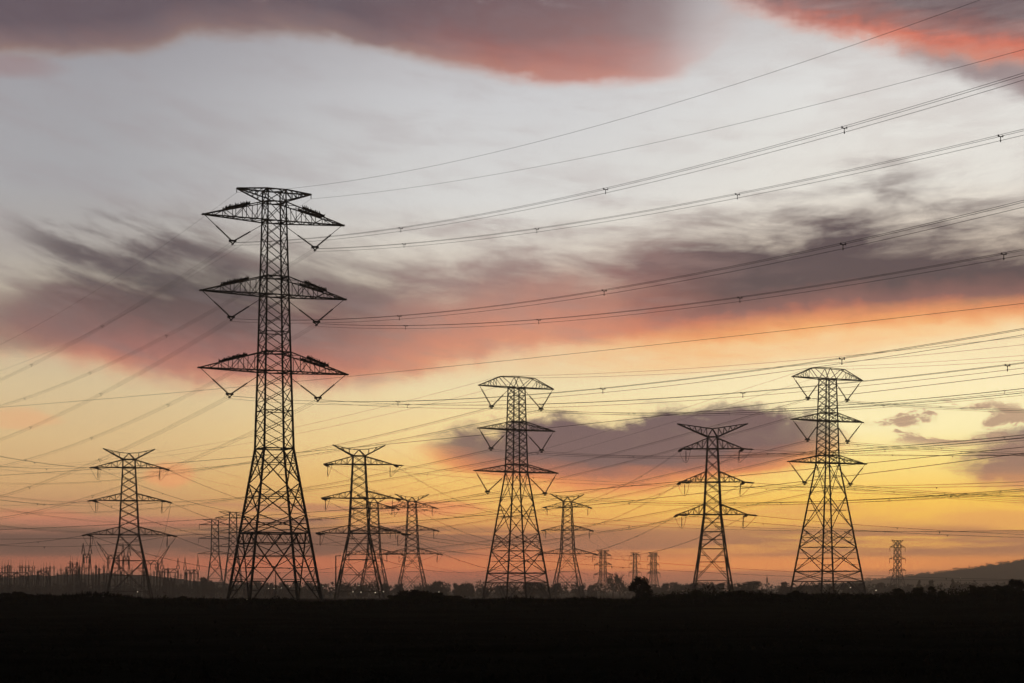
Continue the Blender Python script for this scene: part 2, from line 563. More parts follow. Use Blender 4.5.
def ring(mb, a, z, w, cross=False):
    P = corners(a(z), z)
    for i in range(4):
        mb.bar(P[i], P[(i + 1) % 4], w)
    if cross:
        mid = [(P[i] + P[(i + 1) % 4]) / 2 for i in range(4)]
        for i in range(4): mb.bar(mid[i], mid[(i + 1) % 4], w * 0.7)


def legs(root, a, zs, w, w_top):
    for sx, sy in ((-1, -1), (1, -1), (1, 1), (-1, 1)):
        mb = MB()
        for z0, z1 in zip(zs[:-1], zs[1:]):
            t0 = w + (w_top - w) * z0 / zs[-1]
            t1 = w + (w_top - w) * z1 / zs[-1]
            mb.bar((sx * a(z0), sy * a(z0), z0 - (0.3 if z0 == zs[0] else 0)), (sx * a(z1), sy * a(z1), z1), t0, w2=t1)
        mb.build('leg', 'steel', root)


def crossarm(root, a, side, L, zb, zt, ztip, w, n=5, tipw=0.18, droop=0.0):
    """pyramid arm: two lower chords, two upper chords, latticed"""
    mb = MB()
    ab, at_ = a(zb), a(zt)
    lo = [(np.array((side * ab, s * ab, zb)), np.array((side * L, s * tipw, ztip))) for s in (-1, 1)]
    up = [(np.array((side * at_, s * at_, zt)), np.array((side * L, s * tipw, ztip))) for s in (-1, 1)]
    for p, q in lo: mb.bar(p, q, w)
    for p, q in up: mb.bar(p, q, w * 0.85)
    mb.bar(lo[0][1] + (0, -0.1, 0), lo[1][1] + (0, 0.1, 0), w * 1.3)
    f = lambda pq, t: pq[0] + (pq[1] - pq[0]) * t
    for k in range(n):
        t0, t1 = k / n, (k + 1) / n
        for s in (0, 1):
            if k: mb.bar(f(lo[s], t0), f(up[s], t0), w * 0.5)
            if k < n - 1:
                if k % 2: mb.bar(f(lo[s], t0), f(up[s], t1), w * 0.5)
                else: mb.bar(f(up[s], t0), f(lo[s], t1), w * 0.5)
        mb.bar(f(lo[0], t0), f(lo[1], t1), w * 0.5)
        if k: mb.bar(f(lo[0], t0), f(lo[1], t0), w * 0.5)
        mb.bar(f(up[1], t0), f(up[0], t1), w * 0.45)
    o = mb.build('crossarm', 'steel', root)
    return o, up


def insulator(mb, p, q, r, n, t0=0.1, t1=0.95, rod=0.04):
    """cap and pin string: a stack of discs on a thin rod"""
    p, q = np.asarray(p, float), np.asarray(q, float)
    mb.bar(p, q, rod)
    pts, rad = [], []
    for k in range(n):
        t = t0 + (t1 - t0) * k / n
        dt = (t1 - t0) / n
        for u, rr in ((0.0, 0.35), (0.35, 1.0), (0.6, 0.9), (0.95, 0.3)):
            pts.append(p + (q - p) * (t + dt * u))
            rad.append(r * rr)
    mb.tube(pts, r, 6, rad)


def yoke(root, parent, P, s):
    mb = MB()
    P = np.asarray(P, float)
    mb.bar(P + (-0.5 * s, 0, 0.12 * s), P + (0.5 * s, 0, 0.12 * s), 0.16 * s, 0.22 * s)
    mb.bar(P + (-0.4 * s, 0, 0.1 * s), P + (0, 0, -0.3 * s), 0.12 * s)
    mb.bar(P + (0.4 * s, 0, 0.1 * s), P + (0, 0, -0.3 * s), 0.12 * s)
    for dx in (-0.32 * s, 0.32 * s, 0):
        z = -0.36 * s if dx == 0 else 0.0
        mb.bar(P + (dx, -0.45 * s, z), P + (dx, 0.45 * s, z), 0.10 * s)
    mb.build('yoke_plate', 'steel', parent)


def v_string(root, tip, apex, inner, r, n, s=1.0, t0o=0.4, t0i=0.45):
    mb = MB()
    insulator(mb, tip, apex, r, n, t0o, 0.97, 0.07 * s)
    insulator(mb, inner, apex, r, n, t0i, 0.97, 0.07 * s)
    o = mb.build('insulator_string', 'porcelain', root)
    yoke(root, o, apex, s)


def bird_guard(arm, up, t0, t1, seed):
    r = random.Random(seed)
    mb = MB()
    for p, q in up:
        d = q - p
        a, b = p + d * t0, p + d * t1
        mb.bar(a + (0, 0, 0.14), b + (0, 0, 0.14), 0.17, 0.26)
        for k in range(46):
            c = a + (b - a) * r.random() + (0, 0, 0.12)
            mb.bar(c, c + (r.uniform(-.22, .22), r.uniform(-.3, .3), r.uniform(.12, .42)), 0.05)
    mb.build('bird_guard', 'guard', arm)


def world_pt(root, p):
    c, s = math.cos(root.rotation_euler.z), math.sin(root.rotation_euler.z)
    k = root.scale.x
    x, y, z = p[0] * k, p[1] * k, p[2] * root.scale.z
    return np.array((root.location.x + x * c - y * s, root.location.y + x * s + y * c, root.location.z + z))


# ------------------------------------------------------------------ the tallest pylon
def tall_pylon(x, Y, yaw, label):
    X, Y = spot(x, Y)
    root = thing('transmission_tower', label, 'pylon', (X, Y, 0), R(yaw))
    a = prof([(0, 4.95), (20.3, 1.98), (30.3, 1.72), (40.2, 1.5), (50, 1.27), (53.9, 1.18)])
    legs(root, a, [0, 20.3, 30.3, 40.2, 50, 53.9], 0.29, 0.15)
    sh = MB()                                                    # the slim upper shaft
    zs = list(np.linspace(20.3, 49.8, 16)) + [52.3, 53.9]
    for z0, z1 in zip(zs[:-1], zs[1:]):
        panel(sh, a, z0, z1, 0.085, horiz=False)
    for z in (20.3, 30.3, 32.8, 40.2, 42.6, 49.8, 52.3, 53.9):
        ring(sh, a, z, 0.14, True)
    ring(sh, a, 25.2, 0.1)
    ring(sh, a, 35.4, 0.1)
    sh.build('shaft', 'steel', root)
    bd = MB()                                                    # braced lower body
    panel(bd, a, 15.8, 20.3, 0.13, False, 2)
    panel(bd, a, 11.7, 15.8, 0.13, False, 2)
    panel(bd, a, 9.3, 11.7, 0.12, True, 1)
    ring(bd, a, 9.3, 0.16, True)
    ring(bd, a, 8.0, 0.12)
    T, U, B = corners(a(9.3), 9.3), corners(a(8.0), 8.0), corners(a(0), 0)
    for i in range(4):
        j = (i + 1) % 4
        A1, A2 = T[i] + (T[j] - T[i]) * 0.2, T[i] + (T[j] - T[i]) * 0.8
        bd.bar(A1, B[j], 0.15)
        bd.bar(A2, B[i], 0.15)
        for Pi, Ai, Bi in ((T[i], A2, B[i]), (T[j], A1, B[j])):
            for t in (0.2, 0.36, 0.52, 0.68):
                q = Bi + (Pi - Bi) * t
                d = Bi + (Ai - Bi) * t
                bd.bar(q, d, 0.09)
                bd.bar(Bi + (Pi - Bi) * (t + 0.16), d, 0.08)
        # stiffened feet
        for Pi, Bi, o in ((T[i], B[i], T[j]), (T[j], B[j], T[i])):
            q = Bi + (Pi - Bi) * 0.33
            d = (o - Pi) / np.linalg.norm(o - Pi)
            bd.bar(q - (0, 0, 0), q + d * 1.7, 0.14)
        mid = (U[i] + U[j]) / 2
        for k in range(4):
            t = k / 4
            p, q = T[i] + (T[j] - T[i]) * t, U[i] + (U[j] - U[i]) * (t + 0.125)
            bd.bar(p, q, 0.07)
            bd.bar(q, T[i] + (T[j] - T[i]) * (t + 0.25), 0.07)
    bd.build('bracing', 'steel', root)
    att = {}
    for nm, L, zb, zt, ztip, ax, az_ in (('upper', 9.55, 49.8, 52.3, 50.05, 5.6, 46.7), ('middle', 9.85, 40.2, 42.6, 40.3, 5.8, 36.9), ('lower', 10.1, 30.3, 32.8, 30.4, 6.0, 26.95)):
        for s in (-1, 1):
            o, up = crossarm(root, a, s, L, zb, zt, ztip, 0.145, 6)
            bird_guard(o, up, 0.28, 0.66, int(L * 100) + s)
            v_string(root, (s * (L - 0.3), 0, ztip - 0.1), (s * ax, 0, az_ + 0.12), (s * a(zb), 0, zb - 0.3), 0.13, 14, 1.0)
            att[nm, s] = world_pt(root, (s * ax, 0, az_))
    for s in (-1, 1):                                            # flat earth-wire arms on top
        mb = MB()
        for y in (-1, 1):
            p, q = np.array((s * a(53.9), y * a(53.9), 53.9)), np.array((s * 5.05, y * 0.12, 53.75))
            r = np.array((s * a(52.5), y * a(52.5), 52.5))
            mb.bar(p, q, 0.17)
            mb.bar(r, q, 0.15)
            for k in range(1, 5):
                t = k / 5
                mb.bar(p + (q - p) * t, r + (q - r) * t, 0.08)
                mb.bar(p + (q - p) * (t - 0.2), r + (q - r) * t, 0.08)
        mb.bar((s * 5.05, 0, 53.75), (s * 5.05, 0, 53.2), 0.08)
        mb.build('earth_wire_arm', 'steel', root)
        att['earth', s] = world_pt(root, (s * 5.05, 0, 53.2))
    return root, att


# ------------------------------------------------------------------ wide-based pylons with V strings
def wide_pylon(x, Y, yaw, label, ext, ax_k=1.0, group=None):
    X, Y = spot(x, Y)
    root = thing('transmission_tower', label, 'pylon', (X, Y, 0), R(yaw), group)
    seat(root, 53 + ext)
    e = ext
    zl, zm, zu = 30.3 + e, 40.3 + e, 50.3 + e
    a = prof([(0, 6.05 + e * 0.27), (zl, 1.98), (zu, 1.49)])
    legs(root, a, [0, zl * 0.5, zl, zm, zu], 0.33, 0.22)
    sh = MB()
    zs = list(np.linspace(zl, zu, 13))
    for z0, z1 in zip(zs[:-1], zs[1:]):
        panel(sh, a, z0, z1, 0.12, horiz=False)
    for z in (zl, zl + 1.8, zm, zm + 1.9, zu):
        ring(sh, a, z, 0.2, True)
    sh.build('shaft', 'steel', root)
    bd = MB()
    z6, z5, z4, z3, z2, z1 = zl * 0.755, zl * 0.52, zl * 0.385, zl * 0.30, zl * 0.21, zl * 0.135
    panel(bd, a, z6, zl, 0.12, False, 1)
    panel(bd, a, z5, z6, 0.14, False, 1)
    panel(bd, a, z4, z5, 0.13, True, 2)
    panel(bd, a, z2, z4, 0.14, True, 1)
    ring(bd, a, z2, 0.24, True)
    panel(bd, a, z1, z2, 0.12, True)
    ring(bd, a, z1, 0.22, True)
    T, B = corners(a(z1), z1), corners(a(0), 0)
    for i in range(4):
        j = (i + 1) % 4
        m_ = (T[i] + T[j]) / 2
        for Pi, Bi, q0 in ((T[i], B[i], T[i] + (T[j] - T[i]) * 0.36), (T[j], B[j], T[j] + (T[i] - T[j]) * 0.36)):
            bd.bar(Bi, q0, 0.15)
            bd.bar(m_, Bi + (B[j] + B[i] - 2 * Bi) * 0.28 * 0.5 + (0, 0, 0.2), 0.11)
            for t in (0.35, 0.65):
                bd.bar(Bi + (Pi - Bi) * t, Bi + (q0 - Bi) * t, 0.09)
                bd.bar(Bi + (Pi - Bi) * (t + 0.3), Bi + (q0 - Bi) * t, 0.09)
    bd.build('bracing', 'steel', root)
    att = {}
    for nm, L, zb, zt, ax, az_ in (('middle', 10.5, zm, zm + 1.9, 6.95, 35.5 + e), ('lower', 11.45, zl, zl + 1.8, 7.9, 25.3 + e)):
        for s in (-1, 1):
            crossarm(root, a, s, L, zb, zt, zb + 0.05, 0.2, 5)
            ax2 = ax * ax_k
            v_string(root, (s * (L - 0.35), 0, zb - 0.1), (s * ax2, 0, az_ + 0.15), (s * (a(zb) + 0.4), 0, zb - 0.2), 0.19, 14, 1.25, 0.16, 0.3)
            att[nm, s] = world_pt(root, (s * ax2, 0, az_))
    for s in (-1, 1):                                            # top arm: straight below, raised crest above
        mb = MB()
        Lt, zc = 10.35, zu + 2.45
        for y in (-1, 1):
            b0, b1 = np.array((s * a(zu), y * a(zu), zu)), np.array((s * Lt, y * 0.15, zu + 0.1))
            c1 = np.array((s * 4.4, y * 0.75, zc))
            c0 = np.array((0, y * 1.1, zc + 0.12))
            mb.bar(b0, b1, 0.21)
            mb.bar(c0, c1, 0.15)
            mb.bar(c1, b1, 0.17)
            mb.bar(b0, c1, 0.13)
            mb.bar(c0, b0, 0.14)
            for k in range(1, 4):
                t = k / 4
                cp = c1 + (b1 - c1) * t
                u = (abs(cp[0]) - a(zu)) / (Lt - a(zu))
                bp = b0 + (b1 - b0) * u
                mb.bar(cp, bp, 0.09)
                u2 = max(0, u - 0.14)
                mb.bar(cp, b0 + (b1 - b0) * u2, 0.09)
        mb.bar((s * 4.4, -0.75, zc), (s * 4.4, 0.75, zc), 0.14)
        mb.build('crossarm', 'steel', root)
        ax2 = 6.8 * ax_k
        v_string(root, (s * (Lt - 0.35), 0, zu - 0.05), (s * ax2, 0, 45.5 + e), (s * (a(zu) + 0.4), 0, zu - 0.2), 0.19, 14, 1.25, 0.16, 0.35)
        att['upper', s] = world_pt(root, (s * ax2, 0, 45.4 + e))
        att['earth', s] = world_pt(root, (s * 4.4, 0, zc + 0.1))
    return root, att


# ------------------------------------------------------------------ horned pylons with level tension strings
def horned_pylon(x, Y, yaw, label, away, back, sc=1.0, v=0, group=None, thick=1.0):
    X, Y = spot(x, Y)
    root = thing('transmission_tower', label, 'pylon', (X, Y, 0), R(yaw), group)
    root.scale = (sc, sc, sc)
    seat(root, 40)
    T = thick
    if v == 0:
        zj, arms, horn = 37.0, (('upper', 9.2, 34.8, 36.9), ('middle', 9.8, 26.1, 28.0), ('lower', 11.2, 17.1, 19.2)), (6.9, 39.8)
        a = prof([(0, 6.2), (17.1, 2.62), (37.3, 1.55)])
        cuts = [0, 10.3, 17.1]
    else:
        zj, arms, horn = 38.2, (('upper', 7.3, 35.4, 37.9), ('middle', 7.6, 27.6, 30.1), ('lower', 8.3, 20.0, 22.4)), (8.4, 41.3)
        a = prof([(0, 4.9), (12.0, 2.95), (20.0, 2.0), (38.2, 1.12)])
        cuts = [0, 4.6, 12.0, 16, 20.0]
    zl = arms[2][2]
    legs(root, a, [0, zl * 0.5, zl, arms[1][2], zj], 0.38 * T, 0.27 * T)
    sh = MB()
    n = 9 if v == 0 else 7
    zs = list(np.linspace(zl, arms[0][2], n)) + [zj]
    for z0, z1 in zip(zs[:-1], zs[1:]):
        panel(sh, a, z0, z1, 0.15 * T, horiz=False)
    for nm, L, zb, zt in arms:
        ring(sh, a, zb, 0.26 * T, True)
    ring(sh, a, zj, 0.22 * T)
    sh.build('shaft', 'steel', root)
    bd = MB()
    for k, (z0, z1) in enumerate(zip(cuts[:-1], cuts[1:])):
        panel(bd, a, z0 + (0.6 if z0 == 0 else 0), z1, 0.14 * T, k > 0, 2 if k == 0 else 1)
    if v == 0:
        ring(bd, a, 2.2, 0.17 * T)
    bd.build('bracing', 'steel', root)
    att = {}
    c, s_ = math.cos(R(yaw)), math.sin(R(yaw))

    def local(phi):                                              # heading in the tower's own axes
        ux, uy = math.sin(R(phi)), math.cos(R(phi))
        return np.array((ux * c + uy * s_, -ux * s_ + uy * c, -0.10))
    for nm, L, zb, zt in arms:
        for s in (-1, 1):
            crossarm(root, a, s, L, zb, zt, zb + 0.05, 0.2 * T, 5, 0.3)
            tip = np.array((s * L, 0, zb))
            for ph, key in ((away, 'away'), (back, 'back')):
                if ph is None: continue
                u = local(ph)
                u = u / np.linalg.norm(u)
                mb = MB()
                for o in (-0.28, 0.28):
                    off = np.array((u[1], -u[0], 0)) * o
                    insulator(mb, tip + off * 0.5, tip + u * 3.6 + off, 0.20 * T, 12, 0.12, 0.9, 0.08 * T)
                e = tip + u * 3.6
                mb.bar(e + np.array((u[1], -u[0], 0)) * -0.4, e + np.array((u[1], -u[0], 0)) * 0.4, 0.16 * T)
                mb.build('insulator_string', 'porcelain', root)
                att[nm, s, key] = world_pt(root, e)
            # hanging string steadying the jumper loop
            mb = MB()
            st = np.array((s * (L - 1.0), 0, zb - 0.1))
            insulator(mb, st, st + (0, 0, -3.0), 0.15 * T, 10, 0.15, 0.9, 0.05)
            mb.build('insulator_string', 'porcelain', root)
            ends = [tip + local(ph) / np.linalg.norm(local(ph)) * 3.6 for ph in (away, back) if ph is not None]
            if len(ends) == 2:
                mb = MB()
                low = st + (0, 0, -3.1)
                pts = [ends[0] * (1 - t) ** 2 + (low * 2 - (ends[0] + ends[1]) / 2) * 2 * t * (1 - t) + ends[1] * t * t for t in np.linspace(0, 1, 13)]
                mb.tube(pts, 0.05, 4)
                mb.build('jumper', 'wire', root)
    for s in (-1, 1):                                            # the horns
        mb = MB()
        hx, hz = horn
        tip = np.array((s * hx, 0, hz))
        for y in (-1, 1):
            p = np.array((s * a(zj), y * a(zj), zj))
            mb.bar(p, tip + (0, y * 0.1, 0), 0.27 * T)
            pk = np.array((0, y * 0.5, zj + (1.9 if v else 1.6)))
            mb.bar(p, pk, 0.18 * T)
            if v == 0:
                m1 = np.array((s * 2.6, y * 0.5, zj + 1.8))
                mb.bar(pk, m1, 0.12 * T)
                mb.bar(m1, tip, 0.13 * T)
                mb.bar(m1, p + (tip - p) * 0.18, 0.12 * T)
                m2 = m1 + (tip - m1) * 0.45
                mb.bar(m2, p + (tip - p) * 0.42, 0.1 * T)
                mb.bar(m2, p + (tip - p) * 0.62, 0.1 * T)
            else:
                mb.bar(pk, tip, 0.18 * T)
                for k in range(1, 6):
                    t = k / 6
                    mb.bar(pk + (tip - pk) * t, p + (tip - p) * t, 0.1 * T)
                    mb.bar(pk + (tip - pk) * t, p + (tip - p) * (t - 0.14), 0.1 * T)
        mb.build('earth_wire_horn', 'steel', root)
        att['earth', s] = world_pt(root, tip)
    return root, att


# ------------------------------------------------------------------ distant small pylons
def far_pylon(x, Y, yaw, label, H, half, shaft, base, arms, group=None, w=0.38):
    X, Y = spot(x, Y)
    root = thing('transmission_tower', label, 'pylon', (X, Y, 0), R(yaw), group)
    seat(root, H)
    zl = arms[-1]
    a = prof([(0, base), (zl, shaft), (H, shaft * 0.85)])
    legs(root, a, [0, zl, H], w, w * 0.8)
    mb = MB()
    zs = list(np.linspace(zl, H, 6))
    for z0, z1 in zip(zs[:-1], zs[1:]): panel(mb, a, z0, z1, w * 0.5, False)
    for z in arms: ring(mb, a, z, w * 0.8)
    mb.build('shaft', 'steel', root)
    mb = MB()
    for z0, z1 in ((0.3, zl * 0.45), (zl * 0.45, zl * 0.75), (zl * 0.75, zl)): panel(mb, a, z0, z1, w * 0.5, True)
    mb.build('bracing', 'steel', root)
    for k, z in enumerate(arms):
        for s in (-1, 1):
            hl = half * (1.0 + 0.05 * k)
            mb = MB()
            for y in (-1, 1):
                p, q = np.array((s * a(z), y * a(z), z)), np.array((s * hl, y * 0.2, z + 0.1))
                t = np.array((s * a(z + 1.6), y * a(z + 1.6), z + 1.6))
                mb.bar(p, q, w * 0.7)
                mb.bar(t, q, w * 0.6)
                mb.bar((p + q) / 2, (t + q) / 2, w * 0.4)
            mb.build('crossarm', 'steel', root)
            mb = MB()
            insulator(mb, (s * hl, 0, z), (s * hl, 0, z - 2.6), 0.22, 8, 0.1, 0.95, 0.08)
            mb.build('insulator_string', 'porcelain', root)
    mb = MB()
    for s in (-1, 1):
        for y in (-1, 1):
            mb.bar((s * a(H), y * a(H), H), (s * half * 0.8, 0, H + 0.3), w * 0.6)
            mb.bar((s * a(H - 1.6), y * a(H), H - 1.6), (s * half * 0.8, 0, H + 0.3), w * 0.5)
    ring(mb, a, H, w * 0.6)
    mb.build('earth_wire_arm', 'steel', root)
    return root


# ------------------------------------------------------------------ wires
def span(P, phi, L, m, k, n=56):
    u = (math.sin(R(phi)), math.cos(R(phi)))
    return [np.array((P[0] + u[0] * s, P[1] + u[1] * s, P[2] + m * s + k * s * s)) for s in L * np.linspace(0, 1, n) ** 1.0]


def hang(P, Q, sag, n=40):
    return [P + (Q - P) * t - np.array((0, 0, 4 * sag * t * (1 - t))) for t in np.linspace(0, 1, n)]


def line(label, paths, r=0.03, count=3, gap=0.42, spacers=((), ()), group=None, name='conductor_bundle', cat='power line', vert=0.0):
    """one bundle: its wires, and the spacers that hold them apart"""
    p0 = paths[0][0]
    root = thing(name, label, cat, tuple(p0), 0, group)
    pts = [p - p0 for p in (list(reversed(paths[0])) + paths[1][1:] if len(paths) == 2 else paths[0])]
    d = pts[-1] - pts[0]
    side = np.array((d[1], -d[0], 0)) / (math.hypot(d[0], d[1]) + 1e-9)
    offs = {1: [(0, 0)], 2: [(-gap / 2, 0), (gap / 2, 0)], 3: [(-gap / 2, 0.0), (gap / 2, 0.0), (0, -gap * 0.87)]}[count]
    for o, z in offs:
        mb = MB()
        mb.tube([p + side * o + (0, 0, z) for p in pts], r, 4)
        mb.build('wire', 'wire', root)
    if count > 1:
        for path, ss in zip(paths, spacers):
            P = np.array(path) - p0
            cum = np.concatenate([[0], np.cumsum(np.linalg.norm(np.diff(P, axis=0), axis=1))])
            for s in ss:
                c = np.array([np.interp(s, cum, P[:, i]) for i in range(3)])
                mb = MB()
                q = [c + side * o + np.array((0, 0, z)) for o, z in offs]
                hub = sum(q) / len(q)
                for i in range(len(q)):
                    mb.bar(hub, q[i], 0.045)
                    mb.bar(q[i] + (0, 0, -0.10), q[i] + (0, 0, 0.05), 0.065)
                if count == 2: mb.bar(c, c + (0, 0, -0.35), 0.12)
                mb.build('spacer', 'steel', root)
    return root

# ================================================================== the pylons
t1, A1 = tall_pylon(274.2, 260, 25, 'tallest pylon, standing nearest on the left with three pairs of lattice arms')
t2, A2 = wide_pylon(516.5, 480, 29, 'wide-based pylon with V strings at the middle of the view, before the brown cloud', 0.0)
t3, A3 = wide_pylon(827.6, 482, 27, 'wide-based pylon with V strings standing on the right, below the brightest sky', 2.3, 0.85)
h1, B1 = horned_pylon(129, 540, 13, 'leftmost horned pylon, in front of the hazy substation masts', 13.7, 184)
h2, B2 = horned_pylon(359, 526, 9, 'horned pylon just right of the tallest pylon, with a fainter one behind it', 12.8, 138)
h3, B3 = horned_pylon(712.5, 476, -1.5, 'horned pylon with trussed horns between the two wide-based pylons', -4.5, 150, 1.0, 1)
h4, B4 = horned_pylon(412, 800, 10, 'small horned pylon rising behind the dark thicket', 14, 193.7)
h5, B5 = horned_pylon(567.5, 800, 8, 'small horned pylon close beside the right foot of the middle wide-based pylon', 10, 190)
h6, B6 = horned_pylon(374, 812, 10, 'faint horned pylon mostly hidden behind a nearer horned pylon', 10, 157)
D1 = far_pylon(215, 1285, 12, 'hazy pylon with a twin beside it, left of the tallest pylon legs', 46, 10, 2.5, 6.2, (43, 35, 26), 'hazy twin pylons left of the tallest pylon', .46)
D2 = far_pylon(233, 1130, 12, 'hazy pylon seen through the left leg of the tallest pylon, taller of a pair', 45, 10, 2.3, 6.0, (42, 34.5, 27), 'hazy twin pylons left of the tallest pylon', .44)
D3 = far_pylon(603, 1400, 20, 'small far pylon in front of the hazy bare tree crown, left of the round bush', 28.5, 6.2, 1.9, 4.2, (25.5, 20, 14), 'small far pylons beyond the field')
D4 = far_pylon(635, 1600, 8, 'smallest far pylon, right above the round dark bush', 30.5, 4.6, 1.4, 3.4, (28, 22.5, 17), 'small far pylons beyond the field')
D5 = far_pylon(653.5, 1550, 20, 'small far pylon right of the round dark bush', 29.5, 5.0, 1.9, 4.6, (27, 21.5, 16), 'small far pylons beyond the field')
D6 = far_pylon(897.5, 1400, 24, 'small lone pylon at the foot of the right hill, right of a wide-based pylon', 35.5, 6.4, 1.9, 5.4, (31.2, 24, 17), 'small far pylons beyond the field')

# ================================================================== the wires
SIDE = {-1: 'left', 1: 'right'}
TB = 'three-wire bundles of the tallest pylon'
t1R = {('upper', -1): (-.148, .00043), ('upper', 1): (-.1415, .00038), ('middle', -1): (-.1387, .00045), ('middle', 1): (-.138, .00043), ('lower', -1): (-.118, .0004), ('lower', 1): (-.1144, .000364)}
t1L = {('upper', -1): (-.0697, .000224), ('upper', 1): (-.0786, .00026), ('middle', -1): (-.084, .000246), ('middle', 1): (-.10, .000288), ('lower', -1): (-.0897, .000244), ('lower', 1): (-.1025, .00027)}
for (nm, s), (m, k) in t1R.items():
    P = A1[nm, s]
    o = 0 if s < 0 else 3
    line(f'three-wire bundle hung from the {nm} {SIDE[s]} arm of the tallest pylon', [span(P, 153, 290, m, k), span(P, -27, 345, *t1L[nm, s])],
         0.0155, 3, 0.42, ([14 + 5 * o, 54 + 3 * o, 97.5 + o, 131.5 + o, 168], [62 + o, 108 + o, 158 + o, 225]), TB)
for s, m, k, m2 in ((-1, -.161, .000488, -.072), (1, -.143, .000336, -.075)):
    line(f'thin earth wire from the {SIDE[s]} tip of the tallest pylon top beam', [span(A1['earth', s], 153, 290, m, k), span(A1['earth', s], -27, 345, m2, .00026)],
         0.014, 1, group='earth wires of the tallest pylon', name='earth_wire')

for A, who, phR, phL, mR, kR, mL, kL, gr in (
        (A2, 'middle wide-based pylon', 153, -30, {'upper': -.114, 'middle': -.099, 'lower': -.089}, .00028, {'upper': -.046, 'middle': -.050, 'lower': -.040}, .00013, 'bundles of the middle wide-based pylon'),
        (A3, 'right wide-based pylon', 160, None, {'upper': -.128, 'middle': -.112, 'lower': -.100}, .00017, None, None, 'bundles of the right wide-based pylon')):
    for nm in ('upper', 'middle', 'lower'):
        for s in (-1, 1):
            P = A[nm, s]
            right = span(P, phR, 420, mR[nm] + 0.003 * s, kR)
            if phL is not None:
                left = span(P, phL, 520, mL[nm] + .006 * s, kL)
            else:
                left = hang(P, B6[nm, s, 'back'], 2.5)
            line(f'bundle hung from the {nm} {SIDE[s]} arm of the {who}', [right, left], 0.026, 3, 0.45,
                 ([33 + 9 * s, 75 + 8 * s, 128 + 6 * s, 182], [55 + 10 * s, 130, 205, 290]), gr)
    for s in (-1, 1):
        P = A['earth', s]
        left = span(P, phL, 520, -.045, .00011) if phL is not None else hang(P, B6['earth', s], 2)
        line(f'thin earth wire over the {SIDE[s]} top of the {who}', [span(P, phR, 420, -.09, .00016), left], 0.026, 1, group='thin earth wires of the wide-based pylons', name='earth_wire')

# lines of the horned pylons
for A, Bt, who, sag, ksag in ((B1, B4, 'leftmost horned pylon to the thicket pylon', 8.5, 6), (B2, B5, 'horned pylon beside the tallest to a small one', 8.5, 6)):
    for nm in ('upper', 'middle', 'lower'):
        for s in (-1, 1):
            line(f'{nm} {SIDE[s]} twin wire from the {who}', [hang(A[nm, s, 'away'], Bt[nm, s, 'back'], sag)], 0.026, 2, 0.4, ([50 + 8 * s, 115, 180],), 'wires between the horned pylons')
    for s in (-1, 1):
        line(f'{SIDE[s]} earth wire from the {who}', [hang(A['earth', s], Bt['earth', s], ksag)], 0.02, 1, group='earth wires of the horned pylons', name='earth_wire')
for nm in ('upper', 'middle', 'lower'):
    for s in (-1, 1):
        line(f'{nm} {SIDE[s]} twin wire from the trussed-horn pylon to a small horned pylon', [hang(B3[nm, s, 'away'], B5[nm, s, 'back'] + np.array((0, -0.6, 0.3)), 4)], 0.026, 2, 0.4, ([60, 130, 200],), 'wires between the horned pylons')
        line(f'{nm} {SIDE[s]} twin wire from the trussed-horn pylon off to the right', [span(B3[nm, s, 'back'], 150, 400, -.095, .00024)], 0.028, 2, 0.4, ([40 + 10 * s, 90, 150],), 'near wires of the horned pylons')
for A, who, m, L, ph in ((B1, 'leftmost horned pylon', -.075, 330, 184), (B2, 'horned pylon beside the tallest one', -.115, 420, 138)):
    for nm in ('upper', 'middle', 'lower'):
        for s in (-1, 1):
            line(f'{nm} {SIDE[s]} twin wire from the {who} coming forward', [span(A[nm, s, 'back'], ph, L, m, .00026)], 0.022, 2, 0.4, ([45 + 6 * s, 110, 170],), 'near wires of the horned pylons')
for A, T, who in ((B4, D3, 'thicket pylon'), (B5, D5, 'small pylon by the middle pylon')):
    for nm, zz in zip(('upper', 'middle', 'lower'), (0, 1, 2)):
        for s in (-1, 1):
            arms = (25.5, 20, 14) if T is D3 else (27, 21.5, 16)
            line(f'faint {nm} {SIDE[s]} wire from the {who} to a far pylon', [hang(A[nm, s, 'away'], world_pt(T, (s * 6, 0, arms[zz] - 2.6)), 6)], 0.03, 1, group='faint wires to the far pylons', name='overhead_wire')

# a nearer line that crosses the whole view, both its pylons out of frame


def cross_wire(label, y0, ym, y1, r):
    """from 470 m away past the left edge to 280 m away past the right edge; heights in metres at left, middle and right of the view"""
    def P(t):
        a, b = np.array((-120.3, 470.0)), np.array((71.7, 280.0))
        q = a + (b - a) * t
        z = y0 * (1 - t) * (1 - 2 * t) + ym * 4 * t * (1 - t) + y1 * t * (2 * t - 1)
        return np.array((q[0], q[1], z))
    line(label, [[P(t) for t in np.linspace(-0.3, 1.3, 60)]], r, 1, group='dark wires crossing the whole view', name='overhead_wire')


for lab, y0, ym, y1, r in (('single dark wire crossing the whole view just under the tallest pylon lowest arms', 44.66, 42.48, 42.06, .03),
                           ('single dark wire crossing the view through the top of the leftmost horned pylon', 28.66, 29.08, 32.22, .038),
                           ('upper of two low dark wires crossing the view below the pylon arms', 15.89, 17.4, 21.95, .04),
                           ('lower of two low dark wires crossing the view below the pylon arms', 13.7, 14.3, 21.1, .04)):
    cross_wire(lab, y0, ym, y1, r)

# ================================================================== the substation in the haze on the left


